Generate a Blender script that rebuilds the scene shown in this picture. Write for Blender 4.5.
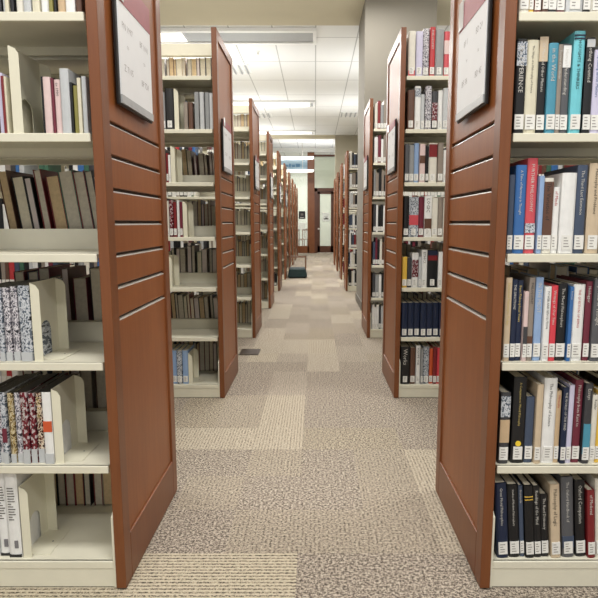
import bpy, bmesh, math, random
from mathutils import Vector, Matrix
random.seed(7)
for o in list(bpy.data.objects): bpy.data.objects.remove(o)
SC = bpy.context.scene
COL = SC.collection
# ---------------------------------------------------------------- camera
CAMH, PITCH, FPX = 1.12, math.radians(7.9), 549.0
cam_d = bpy.data.cameras.new('camera'); cam = bpy.data.objects.new('camera', cam_d); COL.objects.link(cam)
cam.location = (0, 0, CAMH); cam.rotation_euler = (math.radians(90)-PITCH, 0, 0)
cam_d.sensor_width = 36; cam_d.lens = FPX/598*36; cam_d.shift_x = -16.0/598; cam_d.clip_end = 100; cam_d.clip_start = .02
SC.camera = cam
# ---------------------------------------------------------------- world, light, exposure
w = bpy.data.worlds.new('world'); SC.world = w; w.use_nodes = True
w.node_tree.nodes['Background'].inputs[0].default_value = (1.0, .985, .95, 1)
w.node_tree.nodes['Background'].inputs[1].default_value = .6
SC.view_settings.view_transform = 'Standard'; SC.view_settings.look = 'None'
SC.view_settings.exposure = 0.07; SC.view_settings.gamma = 1; SC.view_settings.use_curve_mapping = False
def area(x, y, z, sx, sy, power, rot=(0, 0, 0), col=(1, .985, .96)):
    d = bpy.data.lights.new('ceiling_lamp', 'AREA'); d.shape = 'RECTANGLE'; d.size = sx; d.size_y = sy; d.energy = power; d.color = col
    o = bpy.data.objects.new('ceiling_lamp', d); COL.objects.link(o); o.location = (x, y, z); o.rotation_euler = rot
UP = (math.pi, 0, 0)
for (x, y, p) in ((-2, -1.6, 60), (2, -1.6, 60), (0, .55, 85), (-2.0, 2.75, 45), (2.0, 2.75, 45), (0, 4.4, 60), (0, 6.3, 50)):
    area(x, y, 3.72, 1.9, .5, p)
for y in (8.6, 10.8, 13.1, 15.5, 18.0): area(-.9, y, 3.7, 1.9, .5, 85)
for y in (9.5, 14): area(2.2, y, 3.7, 1.9, .5, 60)
# added fill lamps facing up, without fixtures, to brighten the ceiling
for (x, y, p) in ((-1.6, 2.7, 16), (1.6, 2.7, 16), (-1.6, 5.8, 20), (1.6, 5.8, 20), (-1.8, 9.5, 25), (1.5, 9.8, 21), (-1.8, 13, 26), (1.5, 13, 21), (-1.8, 16.5, 24), (0, 19, 28)):
    area(x, y, 2.75, 2.4, 1.2, p, UP, (.97, .985, 1))
area(0, 22.3, 3.5, 3, 1.5, 190)

# ---------------------------------------------------------------- helpers
def at(px, py, Y):
    """pixel of the photograph to the world point standing at depth Y"""
    a = PITCH + math.atan((py-299)/FPX); z = CAMH - Y*math.tan(a)
    return Vector(((px-315)/FPX*(Y*math.cos(PITCH)+(CAMH-z)*math.sin(PITCH)), Y, z))
def xw(px, z, Y): return (px-315)/FPX*(Y*math.cos(PITCH)+(CAMH-z)*math.sin(PITCH))
def zw(py, Y): return CAMH - Y*math.tan(PITCH + math.atan((py-299)/FPX))
def hexc(s):
    v = [int(s[i:i+2], 16)/255 for i in (0, 2, 4)]
    return tuple(c/12.92 if c < .04045 else ((c+.055)/1.055)**2.4 for c in v)
MATS = {}
def mat(name, c, rough=.5, metal=0, bump=0, bscale=200, emit=0, var=.06, vscale=20, spec=.5):
    key = name
    if key in MATS: return MATS[key]
    if isinstance(c, str): c = hexc(c)
    m = bpy.data.materials.new(name); m.use_nodes = True; nt = m.node_tree; b = nt.nodes['Principled BSDF']
    tc = nt.nodes.new('ShaderNodeTexCoord'); nz = nt.nodes.new('ShaderNodeTexNoise'); nz.inputs['Scale'].default_value = vscale
    nt.links.new(tc.outputs['Object'], nz.inputs['Vector'])
    r = nt.nodes.new('ShaderNodeValToRGB'); r.color_ramp.elements[0].position = .3; r.color_ramp.elements[1].position = .7
    r.color_ramp.elements[0].color = tuple(x*(1-var) for x in c)+(1,); r.color_ramp.elements[1].color = tuple(min(1, x*(1+var)) for x in c)+(1,)
    nt.links.new(nz.outputs['Fac'], r.inputs['Fac']); nt.links.new(r.outputs[0], b.inputs['Base Color'])
    b.inputs['Roughness'].default_value = rough; b.inputs['Metallic'].default_value = metal
    b.inputs['Specular IOR Level'].default_value = spec
    if emit: b.inputs['Emission Color'].default_value = c+(1,); b.inputs['Emission Strength'].default_value = emit
    if bump:
        n2 = nt.nodes.new('ShaderNodeTexNoise'); n2.inputs['Scale'].default_value = bscale; nt.links.new(tc.outputs['Object'], n2.inputs['Vector'])
        bp = nt.nodes.new('ShaderNodeBump'); bp.inputs['Strength'].default_value = bump; bp.inputs['Distance'].default_value = .002
        nt.links.new(n2.outputs['Fac'], bp.inputs['Height']); nt.links.new(bp.outputs[0], b.inputs['Normal'])
    MATS[key] = m; return m
def wood(name, c1, c2, axis='Z', rough=.38):
    m = bpy.data.materials.new(name); m.use_nodes = True; nt = m.node_tree; b = nt.nodes['Principled BSDF']
    tc = nt.nodes.new('ShaderNodeTexCoord'); mp = nt.nodes.new('ShaderNodeMapping')
    mp.inputs['Scale'].default_value = (60, 60, 3.5) if axis == 'Z' else (60, 3.5, 60)
    nz = nt.nodes.new('ShaderNodeTexNoise'); nz.inputs['Scale'].default_value = 1; nz.inputs['Detail'].default_value = 5; nz.inputs['Roughness'].default_value = .65
    nt.links.new(tc.outputs['Object'], mp.inputs['Vector']); nt.links.new(mp.outputs[0], nz.inputs['Vector'])
    big = nt.nodes.new('ShaderNodeTexNoise'); big.inputs['Scale'].default_value = 4; big.inputs['Detail'].default_value = 3
    nt.links.new(tc.outputs['Object'], big.inputs['Vector'])
    mx = nt.nodes.new('ShaderNodeMix'); mx.data_type = 'FLOAT'; mx.inputs[0].default_value = .45
    nt.links.new(nz.outputs['Fac'], mx.inputs[2]); nt.links.new(big.outputs['Fac'], mx.inputs[3])
    r = nt.nodes.new('ShaderNodeValToRGB'); r.color_ramp.elements[0].position = .35; r.color_ramp.elements[1].position = .65
    r.color_ramp.elements[0].color = hexc(c1)+(1,); r.color_ramp.elements[1].color = hexc(c2)+(1,)
    nt.links.new(mx.outputs[0], r.inputs['Fac']); nt.links.new(r.outputs[0], b.inputs['Base Color'])
    b.inputs['Roughness'].default_value = rough
    return m
WOOD = wood('cherry_wood', '6f3e1f', '7e4a26')
WOOD2 = wood('cherry_wood_inset', '824921', '95582c', rough=.42)
WOODD = wood('dark_cherry', '4e2c1c', '5b3524')
METAL = mat('cream_steel', 'ddd9c6', .42, var=.02)
METALS = mat('cream_steel_bookend', 'ddd9c4', .45, var=.02)
ALU = mat('aluminium', 'cfcbc2', .35, .25)
WALLM = mat('beige_paint', 'c8bfa6', .9, bump=.1, var=.02, vscale=3)
WALLD = mat('taupe_paint', 'a69f8c', .9, bump=.1, var=.02, vscale=3)
COLM = mat('grey_paint', '837e74', .9, bump=.1, var=.02, vscale=3)
WHITE = mat('white_plastic', 'e8e6e0', .4, var=.02)
PAPER = mat('call_label_paper', 'e4e3de', .6, var=.03, vscale=60)
PRINT = mat('label_ink', '55524d', .7)
LPRINT = mat('call_label_ink', '8f8c88', .7)
BLACK = mat('black_plastic', '1b1a1a', .4)

class MB:
    def __init__(s): s.v = []; s.f = []; s.mi = []; s.m = []
    def mid(s, m):
        if m not in s.m: s.m.append(m)
        return s.m.index(m)
    def poly(s, pts, faces, m):
        b = len(s.v); s.v += [tuple(p) for p in pts]; i = s.mid(m)
        for f in faces: s.f.append([b+k for k in f]); s.mi.append(i)
    def box(s, x0, x1, y0, y1, z0, z1, m):
        if x0 > x1: x0, x1 = x1, x0
        p = [(x, y, z) for z in (z0, z1) for y in (y0, y1) for x in (x0, x1)]
        s.poly(p, [(0, 2, 3, 1), (4, 5, 7, 6), (0, 1, 5, 4), (2, 6, 7, 3), (0, 4, 6, 2), (1, 3, 7, 5)], m)
    def prism(s, pts2, lo, hi, axis, m):
        """closed outline extruded along axis"""
        n = len(pts2)
        def P(a, b, t): return {'x': (t, a, b), 'y': (a, t, b), 'z': (a, b, t), 'y2': (a, t, b)}[axis]
        p = [P(a, b, lo) for a, b in pts2]+[P(a, b, hi) for a, b in pts2]
        s.poly(p, [tuple(range(n))[::-1], tuple(range(n, 2*n))]+[(i, (i+1) % n, n+(i+1) % n, n+i) for i in range(n)], m)
    def cyl(s, c, r, h, m, axis='z', n=20, r2=None):
        r2 = r if r2 is None else r2
        p = []
        for t, rr in ((0, r), (h, r2)):
            for k in range(n):
                a = 2*math.pi*k/n; u, v = rr*math.cos(a), rr*math.sin(a)
                p.append({'z': (c[0]+u, c[1]+v, c[2]+t), 'y': (c[0]+u, c[1]+t, c[2]+v), 'x': (c[0]+t, c[1]+u, c[2]+v)}[axis])
        s.poly(p, [tuple(range(n))[::-1], tuple(range(n, 2*n))]+[(i, (i+1) % n, n+(i+1) % n, n+i) for i in range(n)], m)
    def add(s, verts, faces, m): s.poly(verts, faces, m)
    def build(s, name, parent=None, bevel=0, seg=2, fix=True):
        me = bpy.data.meshes.new(name); me.from_pydata(s.v, [], s.f)
        for m in s.m: me.materials.append(m)
        me.polygons.foreach_set('material_index', s.mi)
        if fix:
            bm = bmesh.new(); bm.from_mesh(me); bmesh.ops.recalc_face_normals(bm, faces=bm.faces); bm.to_mesh(me); bm.free()
        me.update(); o = bpy.data.objects.new(name, me); COL.objects.link(o)
        if parent: o.parent = parent
        if bevel:
            b = o.modifiers.new('bevel', 'BEVEL'); b.width = bevel; b.segments = seg; b.limit_method = 'ANGLE'
        return o
def empty(name, loc, label, cat, group=None, rz=0):
    o = bpy.data.objects.new(name, None); COL.objects.link(o); o.location = loc; o.rotation_euler = (0, 0, rz); o.empty_display_size = .05
    return tag(o, label, cat, group)
def tag(o, label, cat, group=None):
    o['label'] = label; o['category'] = cat
    if group: o['group'] = group
    return o
def struct(o, label=None):
    o['kind'] = 'structure'
    if label: o['label'] = label; o['category'] = label.split()[-1]
    return o
def sbox(name, x0, x1, y0, y1, z0, z1, m, bevel=0, label=None):
    b = MB(); b.box(x0, x1, y0, y1, z0, z1, m); return struct(b.build(name, bevel=bevel), label)
def copy_tree(o, parent=None):
    c = o.copy(); COL.objects.link(c)
    if parent: c.parent = parent
    for ch in list(o.children): copy_tree(ch, c)
    return c
TXT = {}
def text_geo(s):
    """flat lettering outline geometry, normalised: baseline at 0, height of capitals about .7"""
    if s in TXT: return TXT[s]
    cu = bpy.data.curves.new('t', 'FONT'); cu.body = s; cu.resolution_u = 1; cu.align_x = 'LEFT'
    o = bpy.data.objects.new('t', cu); COL.objects.link(o)
    dg = bpy.context.evaluated_depsgraph_get(); dg.update()
    me = bpy.data.meshes.new_from_object(o.evaluated_get(dg))
    vs = [(v.co.x, v.co.y) for v in me.vertices]; fs = [tuple(p.vertices) for p in me.polygons]
    bpy.data.objects.remove(o); bpy.data.curves.remove(cu); bpy.data.meshes.remove(me)
    w_ = max(v[0] for v in vs) if vs else 1
    TXT[s] = (vs, fs, w_); return TXT[s]

# ---------------------------------------------------------------- structure: floor of carpet tiles
def carpet(name, dark, mid, light, stripe=None, cream='c9bd9c', amt=.5):
    m = bpy.data.materials.new(name); m.use_nodes = True; nt = m.node_tree; b = nt.nodes['Principled BSDF']
    b.inputs['Roughness'].default_value = .95; b.inputs['Specular IOR Level'].default_value = .1
    tc = nt.nodes.new('ShaderNodeTexCoord')
    vz = nt.nodes.new('ShaderNodeTexNoise'); vz.inputs['Scale'].default_value = 105; vz.inputs['Detail'].default_value = 4; vz.inputs['Roughness'].default_value = .88
    nt.links.new(tc.outputs['Object'], vz.inputs['Vector'])
    r = nt.nodes.new('ShaderNodeValToRGB'); e = r.color_ramp.elements
    e[0].position = .43; e[0].color = hexc(dark)+(1,); e[1].position = .575; e[1].color = hexc(light)+(1,)
    k = e.new(.5); k.color = hexc(mid)+(1,)
    nt.links.new(vz.outputs['Fac'], r.inputs['Fac']); out = r.outputs[0]
    if stripe:
        wv = nt.nodes.new('ShaderNodeTexWave'); wv.bands_direction = stripe; wv.inputs['Scale'].default_value = 20; wv.inputs['Distortion'].default_value = .6
        wv.inputs['Detail'].default_value = 2; wv.inputs['Detail Scale'].default_value = 12
        nt.links.new(tc.outputs['Object'], wv.inputs['Vector'])
        r2 = nt.nodes.new('ShaderNodeValToRGB'); r2.color_ramp.elements[0].position = .35; r2.color_ramp.elements[1].position = .65
        nt.links.new(wv.outputs['Fac'], r2.inputs['Fac'])
        n3 = nt.nodes.new('ShaderNodeTexNoise'); n3.inputs['Scale'].default_value = 110; nt.links.new(tc.outputs['Object'], n3.inputs['Vector'])
        mm = nt.nodes.new('ShaderNodeMath'); mm.operation = 'MULTIPLY'; mm.inputs[1].default_value = amt*2
        nt.links.new(n3.outputs['Fac'], mm.inputs[0])
        m2 = nt.nodes.new('ShaderNodeMath'); m2.operation = 'MULTIPLY'; m2.use_clamp = True
        nt.links.new(mm.outputs[0], m2.inputs[0]); nt.links.new(r2.outputs[0], m2.inputs[1])
        mx = nt.nodes.new('ShaderNodeMix'); mx.data_type = 'RGBA'; mx.inputs[7].default_value = hexc(cream)+(1,)
        nt.links.new(m2.outputs[0], mx.inputs[0]); nt.links.new(out, mx.inputs[6]); out = mx.outputs[2]
    nt.links.new(out, b.inputs['Base Color'])
    bp = nt.nodes.new('ShaderNodeBump'); bp.inputs['Strength'].default_value = .5; bp.inputs['Distance'].default_value = .003
    nt.links.new(vz.outputs['Fac'], bp.inputs['Height']); nt.links.new(bp.outputs[0], b.inputs['Normal'])
    return m
CP = [carpet('carpet_speckle', '4c453f', '8e8377', 'c3b8a8'),
      carpet('carpet_speckle_warm', '534a42', '938878', 'c5baa5'),
      carpet('carpet_stripe_fine', '4d463f', '8e8375', 'c0b5a3', 'X', 'aba08f', .45),
      carpet('carpet_stripe_cream', '574f46', '988d7e', 'c8bdaa', 'X', 'c0b5a1', .55),
      carpet('carpet_light', '70675c', 'a59a8a', 'ccc2b0'),
      carpet('carpet_cross_stripe', '403933', '8b806f', 'c0b59e', 'Y', 'c5bba5', .85),
      carpet('carpet_light_grey', '5c544b', '94897c', 'c0b6a7', 'X', 'b0a595', .35)]
UX, UY = .25, .29
over = {}
def setc(ix0, ix1, iy0, iy1, k):
    for i in range(ix0, ix1):
        for j in range(iy0, iy1): over[(i, j)] = k
# column i covers X from -.06+.25 i, row j covers Y from 1.74+.29 j
setc(-4, 4, -1, 9, 0)
setc(-4, 0, -7, 0, 5); setc(0, 4, -7, 0, 0); setc(-4, 0, -1, 0, 5)
setc(-3, -1, 0, 2, 0); setc(-1, 0, 0, 3, 2); setc(0, 1, 0, 1, 2); setc(-2, 0, 1, 2, 0); setc(1, 2, 0, 3, 2); setc(2, 3, 0, 3, 3); setc(-2, -1, 1, 2, 2)
setc(-3, 0, 3, 4, 3); setc(0, 2, 3, 4, 1); setc(-1, 0, 4, 6, 3); setc(-2, -1, 4, 6, 2); setc(-3, -2, 4, 6, 1)
setc(0, 1, 8, 10, 4); setc(-1, 0, 10, 12, 4); setc(1, 2, 15, 17, 4); setc(-2, -1, 17, 20, 4); setc(-1, 0, 6, 8, 6)
setc(0, 3, 4, 6, 0); setc(-3, -1, 2, 3, 0)
b = MB(); rr = random.Random(3)
cellm = {}
for j in range(-14, 68):
    for i in range(-34, 34):
        if (i, j) in over: k = over[(i, j)]
        else:
            key = (i, (j + (i % 2)) // 2)
            if key not in cellm: cellm[key] = rr.choices(range(7), (5, 4, 3, 1.2, 1.4, 0, 3))[0]
            k = cellm[key]
        x, y = -.06+UX*i, 1.74+UY*j
        b.poly([(x, y, 0), (x+UX, y, 0), (x+UX, y+UY, 0), (x, y+UY, 0)], [(0, 1, 2, 3)], CP[k])
b.box(-8.56, 8.44, -2.32, 21.46, -.06, -.002, CP[0])
struct(b.build('floor'), 'speckled beige and grey carpet tile floor')

# ---------------------------------------------------------------- ceiling, soffit, walls, column
H = 3.82
def tile_mat():
    m = bpy.data.materials.new('acoustic_tile'); m.use_nodes = True; nt = m.node_tree; bs = nt.nodes['Principled BSDF']
    tc = nt.nodes.new('ShaderNodeTexCoord'); sp = nt.nodes.new('ShaderNodeSeparateXYZ'); nt.links.new(tc.outputs['Object'], sp.inputs[0])
    def line(sock, per, off, half):
        a = nt.nodes.new('ShaderNodeMath'); a.operation = 'ADD'; a.inputs[1].default_value = off; nt.links.new(sock, a.inputs[0])
        p = nt.nodes.new('ShaderNodeMath'); p.operation = 'PINGPONG'; p.inputs[1].default_value = per/2; nt.links.new(a.outputs[0], p.inputs[0])
        l = nt.nodes.new('ShaderNodeMath'); l.operation = 'LESS_THAN'; l.inputs[1].default_value = half; nt.links.new(p.outputs[0], l.inputs[0]); return l.outputs[0]
    a = line(sp.outputs['X'], .61, -.01, .009); c = line(sp.outputs['Y'], 1.22, .02, .011)
    mxn = nt.nodes.new('ShaderNodeMath'); mxn.operation = 'MAXIMUM'; nt.links.new(a, mxn.inputs[0]); nt.links.new(c, mxn.inputs[1])
    mx = nt.nodes.new('ShaderNodeMix'); mx.data_type = 'RGBA'; mx.inputs[6].default_value = hexc('e6e6e4')+(1,); mx.inputs[7].default_value = hexc('b4b4b2')+(1,)
    nt.links.new(mxn.outputs[0], mx.inputs[0]); nt.links.new(mx.outputs[2], bs.inputs['Base Color']); bs.inputs['Roughness'].default_value = .95
    return m
TILE = tile_mat()
SOFY = 7.97
sbox('ceiling', -8.5, 8.5, SOFY, 24.3, H, H+.08, TILE, label='white acoustic tile ceiling')
sbox('ceiling_soffit', -8.5, 8.5, -2.3, SOFY, H-.02, H+.12, WALLM, label='beige painted lower soffit ceiling')
sbox('wall_left', -8.6, -8.5, -2.3, 24.3, 0, H, WALLM); sbox('wall_right', 8.5, 8.6, -2.3, 24.3, 0, H, WALLM)
sbox('wall_end_room', -8.5, 8.5, 24.3, 24.4, 0, H, mat('pale_green_wall', 'd9dccb', .9))
# square column on the right of the aisle
CX = .605; b = MB(); b.box(CX, CX+.86, 7.0, SOFY, 0, H, COLM); struct(b.build('column'), 'square grey painted structural column')
b = MB(); b.box(CX-.012, CX+.872, 6.988, SOFY+.012, 0, .11, mat('grey_vinyl', '6d6860', .6)); struct(b.build('baseboard_column'), 'grey vinyl column baseboard')
# beige return wall near the end on the right, and shallow bulkhead
xr = at(335, 200, 17.6).x
sbox('wall_return', xr, 8.5, 17.6, 17.9, 0, H, WALLD, label='taupe return wall')
sbox('ceiling_bulkhead', -8.5, xr, 17.6, 17.75, H-.1, H, WALLM, label='thin beige ceiling bulkhead')

# ---------------------------------------------------------------- ceiling fixtures
LENS = mat('lit_lens', (1.0, .97, .86), .5, emit=1.4, var=0)
LENSG = mat('unlit_lens', 'a9abac', .6, var=.04, vscale=80)
RIM = mat('white_enamel', 'f0f0ee', .4, var=.01)
def trough(y, x0, x1, lit0, lit1, label, z=H, wd=.62):
    t = empty('ceiling_light', ((x0+x1)/2, y, z), label, 'ceiling light', 'long ceiling troughs over the aisle')
    L = (x1-x0)/2; cx = (x0+x1)/2
    f = MB(); r = .085
    f.box(-L, L, -wd/2, -wd/2+r, -.045, 0, RIM); f.box(-L, L, wd/2-r, wd/2, -.045, 0, RIM)
    f.box(-L, -L+.05, -wd/2+r, wd/2-r, -.045, 0, RIM); f.box(L-.05, L, -wd/2+r, wd/2-r, -.045, 0, RIM)
    f.build('frame', t, .003)
    g = MB(); g.box(-L+.05, L-.05, -wd/2+r, wd/2-r, -.02, -.005, LENSG); g.build('trough_pan', t)
    l = MB(); l.box(lit0-cx, lit1-cx, -wd/2+r+.03, wd/2-r-.03, -.034, -.021, LENS); l.build('lens', t, .004)
trough(8.42, -3.4, .02, -3.2, -1.9, 'ceiling trough light nearest the soffit, grey with a lit lens at left')
trough(13.0, -3.2, .0, -3.1, -.12, 'second lit ceiling trough light beyond the soffit')
trough(16.95, -3.2, .0, -3.1, -.1, 'lit ceiling trough light just before the thin bulkhead')
for py, Y, lab in ((158, 19.3, 'upper white hanging linear light before the end window'), (171, 19.9, 'lower white hanging linear light before the end window')):
    p = at(314, py, Y); t = empty('pendant_light', (p.x-1.6, Y, p.z), lab, 'pendant light')
    f = MB(); f.box(-1.6, 1.6, -.08, .08, -.03, .05, RIM); f.build('housing', t, .01)
    f = MB(); f.box(-1.56, 1.56, -.07, .07, -.04, -.029, LENS); f.build('lens', t)
    for sx in (-1.2, 1.2):
        f = MB(); f.cyl((sx, 0, .05), .008, H-p.z-.05, ALU, n=8); f.build('rod', t)
def diffuser(px, py, Y, wx, label):
    p = at(px, py, Y); t = empty('air_vent', (p.x, Y, H), label, 'air vent')
    f = MB()
    for a in (-1, 1):
        f.box(a*wx-.02*(a > 0), a*wx+.02*(a < 0), -.3, .3, -.012, 0, RIM); f.box(-wx, wx, a*.3-.02*(a > 0), a*.3+.02*(a < 0), -.012, 0, RIM)
    f.build('frame', t)
    for k in range(7):
        s = MB(); s.box(-wx+.02+k*(2*wx-.04)/7, -wx+.045+k*(2*wx-.04)/7, -.28, .28, -.02, -.002, RIM if k % 2 else LENSG); s.build('louvre', t)
yy = 10.2; diffuser(238, 66, yy, .22, 'square louvred ceiling vent above the second left bookcase')
diffuser(262, 118, 14.4, .25, 'small louvred ceiling vent above the far left bookcases')
diffuser(349, 113, 14.3, .22, 'pale ceiling vent left of the grey column')
def sprinkler(px, py, Y, lab):
    p = at(px, py, Y); t = empty('sprinkler', (p.x, Y, H), lab, 'sprinkler')
    f = MB(); f.cyl((0, 0, -.008), .035, .008, RIM); f.build('plate', t)
    f = MB(); f.cyl((0, 0, -.035), .008, .03, ALU, n=10); f.cyl((0, 0, -.042), .02, .006, ALU); f.build('sprinkler_head', t)
sprinkler(258, 53, at(258, 53, 9.2).y, 'tiny ceiling sprinkler just beyond the first trough light')

# ---------------------------------------------------------------- end wall: wood framed glazing and door
YE = 20.6
def glass_mat(name, tint, alpha):
    m = bpy.data.materials.new(name); m.use_nodes = True; nt = m.node_tree; b = nt.nodes['Principled BSDF']
    b.inputs['Base Color'].default_value = hexc(tint)+(1,); b.inputs['Roughness'].default_value = .08; b.inputs['Alpha'].default_value = alpha
    return m
GLASS = glass_mat('clear_glass', 'd8e4e2', .22); BLUEG = glass_mat('blue_sky_film', 'a3c4d8', .8)
def pw(px, py): p = at(px, py, YE); return p.x, p.z
def rect(mb, px0, px1, py0, py1, y0, y1, m):
    x0, _ = pw(px0, 200); x1, _ = pw(px1, 200); z1 = zw(py0, YE); z0 = max(0, zw(py1, YE)); mb.box(x0, x1, y0, y1, z0, z1, m)
b = MB(); rect(b, 307.5, 314.5, 152, 254, YE, YE+.16, WOOD); rect(b, 255, 309, 246, 254, YE, YE+.14, WOOD); rect(b, 250, 256, 152, 254, YE, YE+.14, WOOD)
rect(b, 314, 340, 154.5, 156.5, YE, YE+.14, WOODD)
wf = struct(b.build('window_1'), 'wood framed glass end partition window')
b = MB(); rect(b, 256, 307.5, 157, 170, YE+.06, YE+.08, BLUEG); b.build('clerestory_pane', wf)
b = MB(); rect(b, 256, 307.5, 172, 246, YE+.06, YE+.08, GLASS); b.build('pane', wf)
b = MB(); rect(b, 256, 307.5, 170, 172, YE+.03, YE+.11, WHITE); b.build('glazing_bar', wf)
b = MB(); rect(b, 314.5, 340, 156.5, 188, YE+.06, YE+.08, glass_mat('frosted_glass', 'cfd6c4', .75)); b.build('transom_pane', wf)
for k, (a, c) in enumerate(((284.5, 288), (289, 291), (292, 295), (296, 300))):
    b = MB(); rect(b, a, c, 164.5-(k % 2), 167, YE+.05, YE+.058, mat('blue_mark', '5d86a8', .7)); b.build('film_mark', wf)
b = MB(); rect(b, 314.5, 340, 188, 191.5, YE, YE+.16, WOODD); rect(b, 314.5, 317.5, 188, 254, YE, YE+.16, WOODD); rect(b, 334, 340, 188, 254, YE, YE+.16, WOODD)
dr = struct(b.build('door_1'), 'dark wood framed glazed end door')
b = MB(); rect(b, 317.5, 334, 191.5, 194, YE+.04, YE+.1, WOODD); rect(b, 317.5, 320, 191.5, 252.5, YE+.04, YE+.1, WOODD); rect(b, 331, 334, 191.5, 252.5, YE+.04, YE+.1, WOODD); rect(b, 317.5, 334, 246, 252.5, YE+.04, YE+.1, WOODD)
b.build('door_leaf', dr)
b = MB(); rect(b, 320, 331, 194, 246, YE+.06, YE+.08, glass_mat('door_glass', 'dfe6da', .5)); b.build('pane', dr)
b = MB(); rect(b, 317.8, 319.6, 228, 229.5, YE-.03, YE+.04, ALU); b.build('door_handle', dr)
sbox('wall_end', -8.5, at(250, 200, YE).x, YE, YE+.15, 0, H, WALLM)
sbox('wall_end_header', at(250, 200, YE).x, 1.4, YE, YE+.15, zw(152.5, YE), H, mat('white_header', 'dcdcd6', .9), label='white header wall over the glazing')
# things at the end
t = empty('poster', (at(302, 215, YE).x, YE+.056, at(302, 215, YE).z), 'small black poster on the end window above the chair', 'poster')
b = MB(); b.box(-.12, .12, -.004, .004, -.14, .14, mat('black_paper', '1d1c1f', .6)); b.build('sheet', t)
b = MB(); b.box(-.05, .05, -.006, -.004, -.02, .06, mat('dim_print', '6a6560', .6)); b.box(-.07, .07, -.006, -.004, -.1, -.085, PAPER); b.build('print', t)
p = at(326, 217, YE); t = empty('door_notice', (p.x, YE+.04, p.z), 'pale paper notice on the end door glass', 'notice')
b = MB(); b.box(-.13, .13, 0, .005, -.16, .16, mat('notice_paper', 'dfe2dc', .6)); b.build('sheet', t)
b = MB(); b.box(-.09, .09, -.002, 0, -.09, -.05, PRINT); b.box(-.07, .07, -.002, 0, .02, .03, PRINT); b.box(-.03, .05, -.002, 0, -.05, -.02, PRINT); b.build('print', t)
p = at(302, 226, YE); t = empty('window_notice', (p.x, YE+.05, p.z), 'white paper notice below the black poster on end window', 'notice')
b = MB(); b.box(-.12, .12, 0, .005, -.12, .12, mat('notice_paper2', 'e8eae4', .6)); b.build('sheet', t)
def chair(px, Y, lab, rz):
    x = at(px, 240, Y).x
    t = empty('wooden_chair', (x, Y, 0), lab, 'chair', None, rz)
    b = MB(); b.box(-.22, .22, -.21, .21, .43, .465, WOOD); b.build('seat', t, .01)
    for sx in (-1, 1):
        for sy in (-1, 1):
            b = MB(); b.box(sx*.2-.018, sx*.2+.018, sy*.19-.018, sy*.19+.018, 0, .43 if sy < 0 else .88, WOOD); b.build('leg', t, .004)
    b = MB(); b.box(-.18, .18, .175, .2, .8, .88, WOOD)
    for k in (-.12, -.04, .04, .12): b.box(k-.012, k+.012, .18, .195, .5, .8, WOOD)
    b.build('backrest', t)
chair(297.5, 22.0, 'brown slatted chair behind the glass, nearest the shelves', 2.6); chair(305, 23.1, 'brown slatted chair behind the glass beside the wood post', -2.7)

# library step stool with hoop rail
p = at(298, 279, 10.9); t = empty('step_stool', (p.x-.02, 11.3, 0), 'low teal-black step stool with brown hoop rails in the far aisle', 'step stool')
TEAL = mat('teal_rubber', '0f2c2d', .5); HOOP = mat('brown_rail', '6b4a33', .45)
b = MB(); b.prism([(-.2, .02), (.2, .02), (.165, .2), (-.165, .2)], -.2, .2, 'y', TEAL); b.build('step', t, .02)
b = MB(); b.box(-.17, .17, -.17, .17, .2, .208, mat('ribbed_tread', '203032', .7)); b.build('tread', t)
for sy in (-.17, .17):
    b = MB(); b.box(-.18, -.155, sy-.01, sy+.01, .18, .44, HOOP); b.box(.155, .18, sy-.01, sy+.01, .18, .44, HOOP); b.box(-.18, .18, sy-.01, sy+.01, .42, .44, HOOP); b.build('hoop_rail', t, .004)
for sx in (-.15, .15):
    for sy in (-.15, .15): b = MB(); b.cyl((sx-.01, sy, .022), .022, .02, BLACK, 'x', 12); b.build('caster', t)
# recessed floor box
p0 = at(250, 352.3, 4.7); yb = CAMH/math.tan(PITCH+math.atan((352.3-299)/FPX)); xb = xw(250, 0, yb)
t = empty('floor_box', (xb, yb, .002), 'flat dark metal floor outlet box left of the aisle, before the third left bookcase', 'floor outlet')
b = MB(); b.box(-.078, .078, -.1, .1, 0, .006, mat('bronze', '4a3f36', .45, .5)); b.build('lid', t, .002)
b = MB(); b.box(-.085, .085, -.11, .11, -.0005, .003, mat('box_rim', '6b6258', .4, .6)); b.build('rim', t)

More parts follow.
